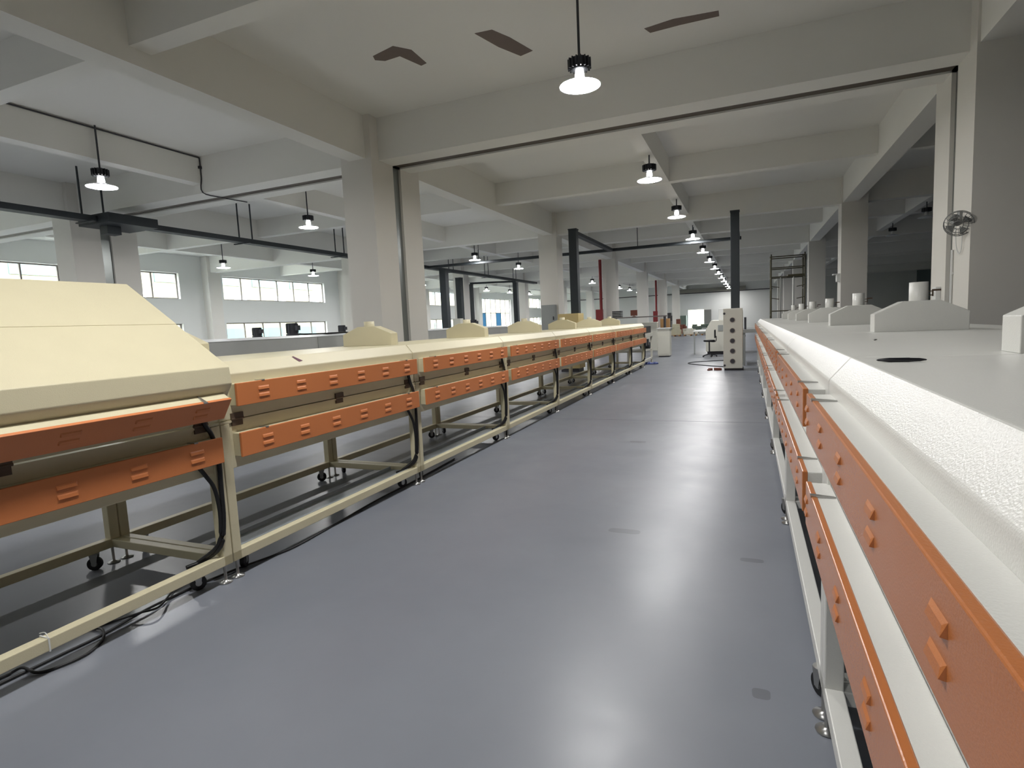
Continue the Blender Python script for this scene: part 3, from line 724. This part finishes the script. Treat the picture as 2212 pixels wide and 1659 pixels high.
obj('door', MB().box(-0.2, 0.2, -0.262, -0.25, 0.1, 0.82), 'light_cabinet', t)
obj('top_tray', MB().box(-0.26, 0.26, -0.28, 0.28, 1.08, 1.11), 'plastic_white', t)
obj('base', MB().box(-0.2, 0.2, -0.2, 0.2, 0, 0.04), 'dark_metal', t)
fs = MB()
for i in range(9): fs.sphere((random.uniform(-0.3, 0.3), random.uniform(-0.15, 0.15), 0.03), random.uniform(0.06, 0.1), 8, 5)
fs.v = [(x, y, max(0.001, z * 0.55)) for x, y, z in fs.v]
tag(obj('film_heap', fs, 'blue_film', None, (-2.85, 19.0, 0)), 'crumpled heap of blue film on the floor by the left line end', 'film')

# white packing machine and what stands round it
t = thing('packing_machine', 'bulky white machine behind the gauge cabinet', 'machine', (-0.95, 24.0, 0))
obj('body', MB().prism_y([(-0.55, 0.12), (0.65, 0.12), (0.65, 1.3), (-0.35, 1.3), (-0.55, 0.95)], -0.9, 1.2).mesh('body', 0.01, 2), 'light_cabinet', t)
obj('panel', MB().box(-0.1, 0.2, -0.92, -0.9, 0.9, 1.12), 'grey_cabinet', t)
obj('head', MB().box(-0.1, 0.65, -0.3, 0.9, 1.3, 1.75).mesh('head', 0.01, 2), 'plastic_white', t)
obj('table', MB().box(-1.05, -0.53, -0.6, 0.8, 0.88, 0.93), 'plastic_white', t)
obj('table_leg', MB().box(-1.02, -0.97, -0.55, -0.5, 0, 0.88), 'grey_cabinet', t)
obj('foot', MB().box(-0.5, 0.6, -0.8, 1.1, 0, 0.12), 'dark_metal', t)
t = thing('stool', 'black swivel stool in the aisle before the white machine', 'stool', (-1.3, 21.9, 0))
obj('seat', MB().cyl((0, 0, 0.55), (0, 0, 0.62), 0.2, 20).mesh('seat', 0.02, 2), 'black_rubber', t)
obj('backrest', MB().box(0.18, 0.22, -0.18, 0.18, 0.68, 0.98).mesh('backrest', 0.015, 2), 'black_rubber', t)
obj('back_bar', MB().tube([(0.05, 0, 0.55), (0.22, 0, 0.56), (0.24, 0, 0.75)], 0.015, 6, 4), 'dark_metal', t)
obj('column', MB().cyl((0, 0, 0.1), (0, 0, 0.55), 0.025, 10), 'dark_metal', t)
for i in range(5):
    a = 2 * PI * i / 5
    obj('leg', MB().tube([(0, 0, 0.11), (0.24 * math.cos(a), 0.24 * math.sin(a), 0.05)], 0.018, 6, 2), 'dark_metal', t)
    obj('caster', MB().sphere((0.25 * math.cos(a), 0.25 * math.sin(a), 0.028), 0.028, 8, 6), 'black_rubber', t)
t = thing('infeed_stand', 'pale grey conveyor stand closing the far end of the right ovens', 'conveyor', (0.35, 18.6, 0))
for x in (-0.45, 0.9):
    for y in (-0.7, 0.7): obj('leg', MB().box(x - 0.03, x + 0.03, y - 0.03, y + 0.03, 0, 1.0), 'grey_cabinet', t)
obj('bed', MB().box(-0.5, 0.95, -0.75, 0.75, 0.95, 1.05), 'grey_cabinet', t)
obj('side_panel', MB().box(-0.5, -0.47, -0.7, 0.7, 0.3, 0.75), 'light_cabinet', t)
obj('motor', MB().cyl((-0.5, -0.4, 0.85), (-0.5, -0.1, 0.85), 0.09, 12), 'motor', t)
obj('sensor_post', MB().cyl((-0.42, -0.5, 1.05), (-0.42, -0.5, 1.4), 0.03, 8), 'motor', t)
tag(obj('floor_cable', MB().tube([(-0.6, 17.4, 0.012), (-1.2, 18.0, 0.012), (-1.75, 18.8, 0.012), (-1.6, 19.4, 0.012), (-0.9, 19.8, 0.012), (-0.4, 20.1, 0.012)], 0.012, 6, 6), 'cable_black'), 'thin dark cable looping over the floor beside the gauge cabinet', 'cable')
dk = MB()
for i in range(12): dk.box(*(lambda x, y, z, a: (x, x + a, y, y + a * 0.7, z, z + a * 0.5))(random.uniform(-0.2, 0.12), random.uniform(-0.15, 0.1), 0.0, random.uniform(0.06, 0.13)))
tag(obj('scrap_offcuts', dk, 'plastic_red', None, (-0.85, 16.5, 0)), 'small heap of reddish offcuts on the floor beside the gauge cabinet', 'scrap')

# long bench behind the left line end with things on it
t = thing('long_shelf', 'long dark raised shelf behind the end of the left ovens', 'shelf', (-4.6, 26.0, 0))
obj('board', MB().box(-1.1, 1.3, -0.25, 0.25, 1.55, 1.6), 'wood_top', t)
for x in (-1.0, 1.2): obj('leg', MB().box(x - 0.03, x + 0.03, -0.2, 0.2, 0, 1.55), 'dark_metal', t)
t = thing('crate', 'black slatted plastic crate at the left end of the raised shelf', 'crate', (-5.5, 26.0, 1.6))
c_ = MB(); c_.box(-0.2, 0.2, -0.2, 0.2, 0, 0.02)
for z in (0.03, 0.1, 0.17, 0.24): c_.box(-0.2, 0.2, -0.2, -0.185, z, z + 0.05).box(-0.2, 0.2, 0.185, 0.2, z, z + 0.05).box(-0.2, -0.185, -0.2, 0.2, z, z + 0.05).box(0.185, 0.2, -0.2, 0.2, z, z + 0.05)
obj('basket', c_, 'black_rubber', t)
tag(obj('monitor', MB().box(-0.15, 0.15, -0.03, 0.03, 0.05, 0.3).box(-0.08, 0.08, -0.08, 0.08, 0, 0.02).box(-0.02, 0.02, -0.015, 0.015, 0.02, 0.06), 'plastic_red', None, (-4.75, 26.0, 1.6)), 'small reddish framed screen on the raised shelf', 'monitor')
tag(obj('carton', MB().box(-0.35, 0.35, -0.25, 0.25, 0, 0.55).mesh('carton', 0.01, 1), 'light_cabinet', None, (-4.2, 27.0, 0.95)), 'pale carton under the raised shelf', 'carton')
bpy.data.objects['carton'].location.z = 0.0; bpy.data.objects['carton'].scale.z = 2.4
tag(obj('cardboard_box', MB().box(-0.2, 0.2, -0.2, 0.2, 0, 1.45).mesh('cardboard_box', 0.01, 1), 'brown_box', None, (-3.55, 27.3, 0)), 'tall brown cardboard carton beside the red hydrant post', 'carton')
# fire risers
for k, (x, y) in enumerate([(-6.75, 28.1), (-6.78, 46.9)]):
    t = thing('fire_riser', 'red fire riser pipe with hydrant box at the %s column' % ('third left' if k == 0 else 'fifth left'), 'pipe', (x, y, 0))
    obj('pipe', MB().cyl((0, 0, 0), (0, 0, 4.49), 0.075, 14), 'red', t)
    obj('hydrant_box', MB().box(-0.22, 0.12, -0.28, -0.07, 0.9, 2.05).mesh('hydrant_box', 0.006, 2), 'red', t)

# far end of the hall
t = thing('door_leaf', 'grey door leaf swung open at the far doorway', 'door', (-4.43, 65.9, 0))
obj('leaf', MB().box(0.02, 0.75, -0.06, 0.0, 0.01, 2.15), 'door_grey', t); obj('handle', MB().box(0.6, 0.68, -0.12, -0.06, 1.0, 1.04), 'steel', t)
t = thing('notice_board', 'dark leaning board against the far wall', 'board', (-8.2, 65.7, 0))
obj('board', MB().prism_x([(-0.35, 0), (-0.3, 0), (0.12, 2.0), (0.08, 2.0)], -0.28, 0.3), 'dark_metal', t)
tag(obj('storage_cabinet', MB().box(-0.5, 0.45, -0.3, 0.3, 0, 1.62).mesh('storage_cabinet', 0.01, 1), 'green_grey', None, (-6.68, 65.5, 0)), 'grey-green steel cabinet left of the far doorway', 'cabinet')
t = thing('stand_fan', 'round-headed pedestal fan near the far wall', 'fan', (-6.9, 58.0, 0))
obj('pole', MB().cyl((0, 0, 0.03), (0, 0, 1.25), 0.03, 8), 'dark_metal', t); obj('base', MB().cyl((0, 0, 0), (0, 0, 0.03), 0.3, 16), 'dark_metal', t)
obj('head', MB().cyl((0, -0.1, 1.4), (0, 0.1, 1.4), 0.26, 20), 'dark_metal', t)
for k, (x, y, w, h, mm_, lb) in enumerate([(-5.35, 46.3, 0.7, 0.95, 'bag_pale', 'pile of pale sacks on a pallet far down the aisle'), (-4.15, 46.5, 0.8, 0.5, 'light_cabinet', 'wrapped white pallet load far down the aisle'), (-5.3, 50, 0.7, 1.35, 'plastic_red', 'reddish brown carton stack far down the aisle'), (-3.7, 50, 1.0, 0.8, 'green_grey', 'greenish crate load far down the aisle'), (-2.9, 47, 0.9, 0.6, 'grey_cabinet', 'low grey pallet load right of the others far down the aisle')]):
    t = thing('pallet_load', lb, 'pallet', (x, y, 0))
    for q in (-0.45, 0, 0.38): obj('runner', MB().box(q, q + 0.08, -0.45, 0.45, 0, 0.08), 'brown_box', t)
    for q in range(6): obj('plank', MB().box(-0.5, 0.5, -0.45 + q * 0.155, -0.35 + q * 0.155, 0.08, 0.1), 'brown_box', t)
    ld = MB()
    for i in range(7):
        cx, cy = random.uniform(-w / 2, w / 2), random.uniform(-0.3, 0.3); r = random.uniform(0.16, 0.26)
        ld.box(cx - r, cx + r, cy - r * 0.8, cy + r * 0.8, 0.1, 0.1 + h * random.uniform(0.4, 1.0))
    obj('load', ld.mesh('load', 0.02, 2), mm_, t)

# outside: neighbouring building seen through the windows, and ground
t = thing('neighbour_building', 'cream building with pale glass seen through the left windows', 'building', (-36, 20, -0.2))
obj('wall', MB().box(-3, 0, -60, 80, 0, 16), 'facade', t)
for k, y in enumerate(range(-26, 60, 4)):
    w_ = obj('window', MB().box(-0.05, 0.08, y, y + 2.8, 5.6, 7.4), 'facade_glass', t)
    obj('window', MB().box(-0.05, 0.08, y, y + 2.8, 1.0, 2.4), 'facade_glass', t)
for k in range(-2, 8):
    obj('air_conditioner', MB().box(0.0, 0.35, k * 4 + 0.2, k * 4 + 1.1, 4.2, 4.9), 'grey_top', t)
tag(obj('outside_ground', MB().box(-60, XL - 0.26, -40, 110, -0.4, -0.2), 'ground_out'), 'pale pavement outside the window wall', 'ground')
tag(obj('outside_ground', MB().box(-20, 12, YF + 0.26, 110, -0.4, -0.05), 'ground_out'), 'pale pavement outside the far doorway', 'ground')
t = thing('yard_wall', 'cream yard wall outside the far doorway', 'wall', (-5.3, 78, -0.05))
obj('wall', MB().box(-14, 14, 0, 0.4, 0, 5), 'facade', t); obj('coping', MB().box(-14, 14, -0.05, 0.45, 5, 5.1), 'facade', t)

# conduit along the left slender beam, dropping to the joint strip
t = thing('ceiling_conduit', 'thin dark conduit along the left long beam, dropping to the joint strip', 'conduit', (-10.385, 8.7, 5.0))
obj('run', MB().cyl((0, -3.9, 0.2), (0, 0.06, 0.2), 0.014, 8), 'dark_metal', t)
obj('drop', MB().tube([(0, 0.06, 0.2), (0.0, 0.064, 0.1), (0, 0.064, -0.2), (0, 0.065, -0.49), (0.02, 0.5, -0.515), (0.1, 1.1, -0.515)], 0.012, 6, 4), 'dark_metal', t)
obj('junction', MB().box(-0.03, 0.03, 0.02, 0.078, -0.02, 0.03), 'dark_metal', t)

t = thing('junction_cabinet', 'pale junction cabinet at the foot of the post beside the outer column', 'cabinet', (-14.0, 26.55, 0))
obj('body', MB().box(-0.22, 0.22, -0.18, 0.18, 0.05, 1.95).mesh('body', 0.01, 2), 'light_cabinet', t)
obj('plinth', MB().box(-0.2, 0.2, -0.16, 0.16, 0, 0.05), 'dark_metal', t)
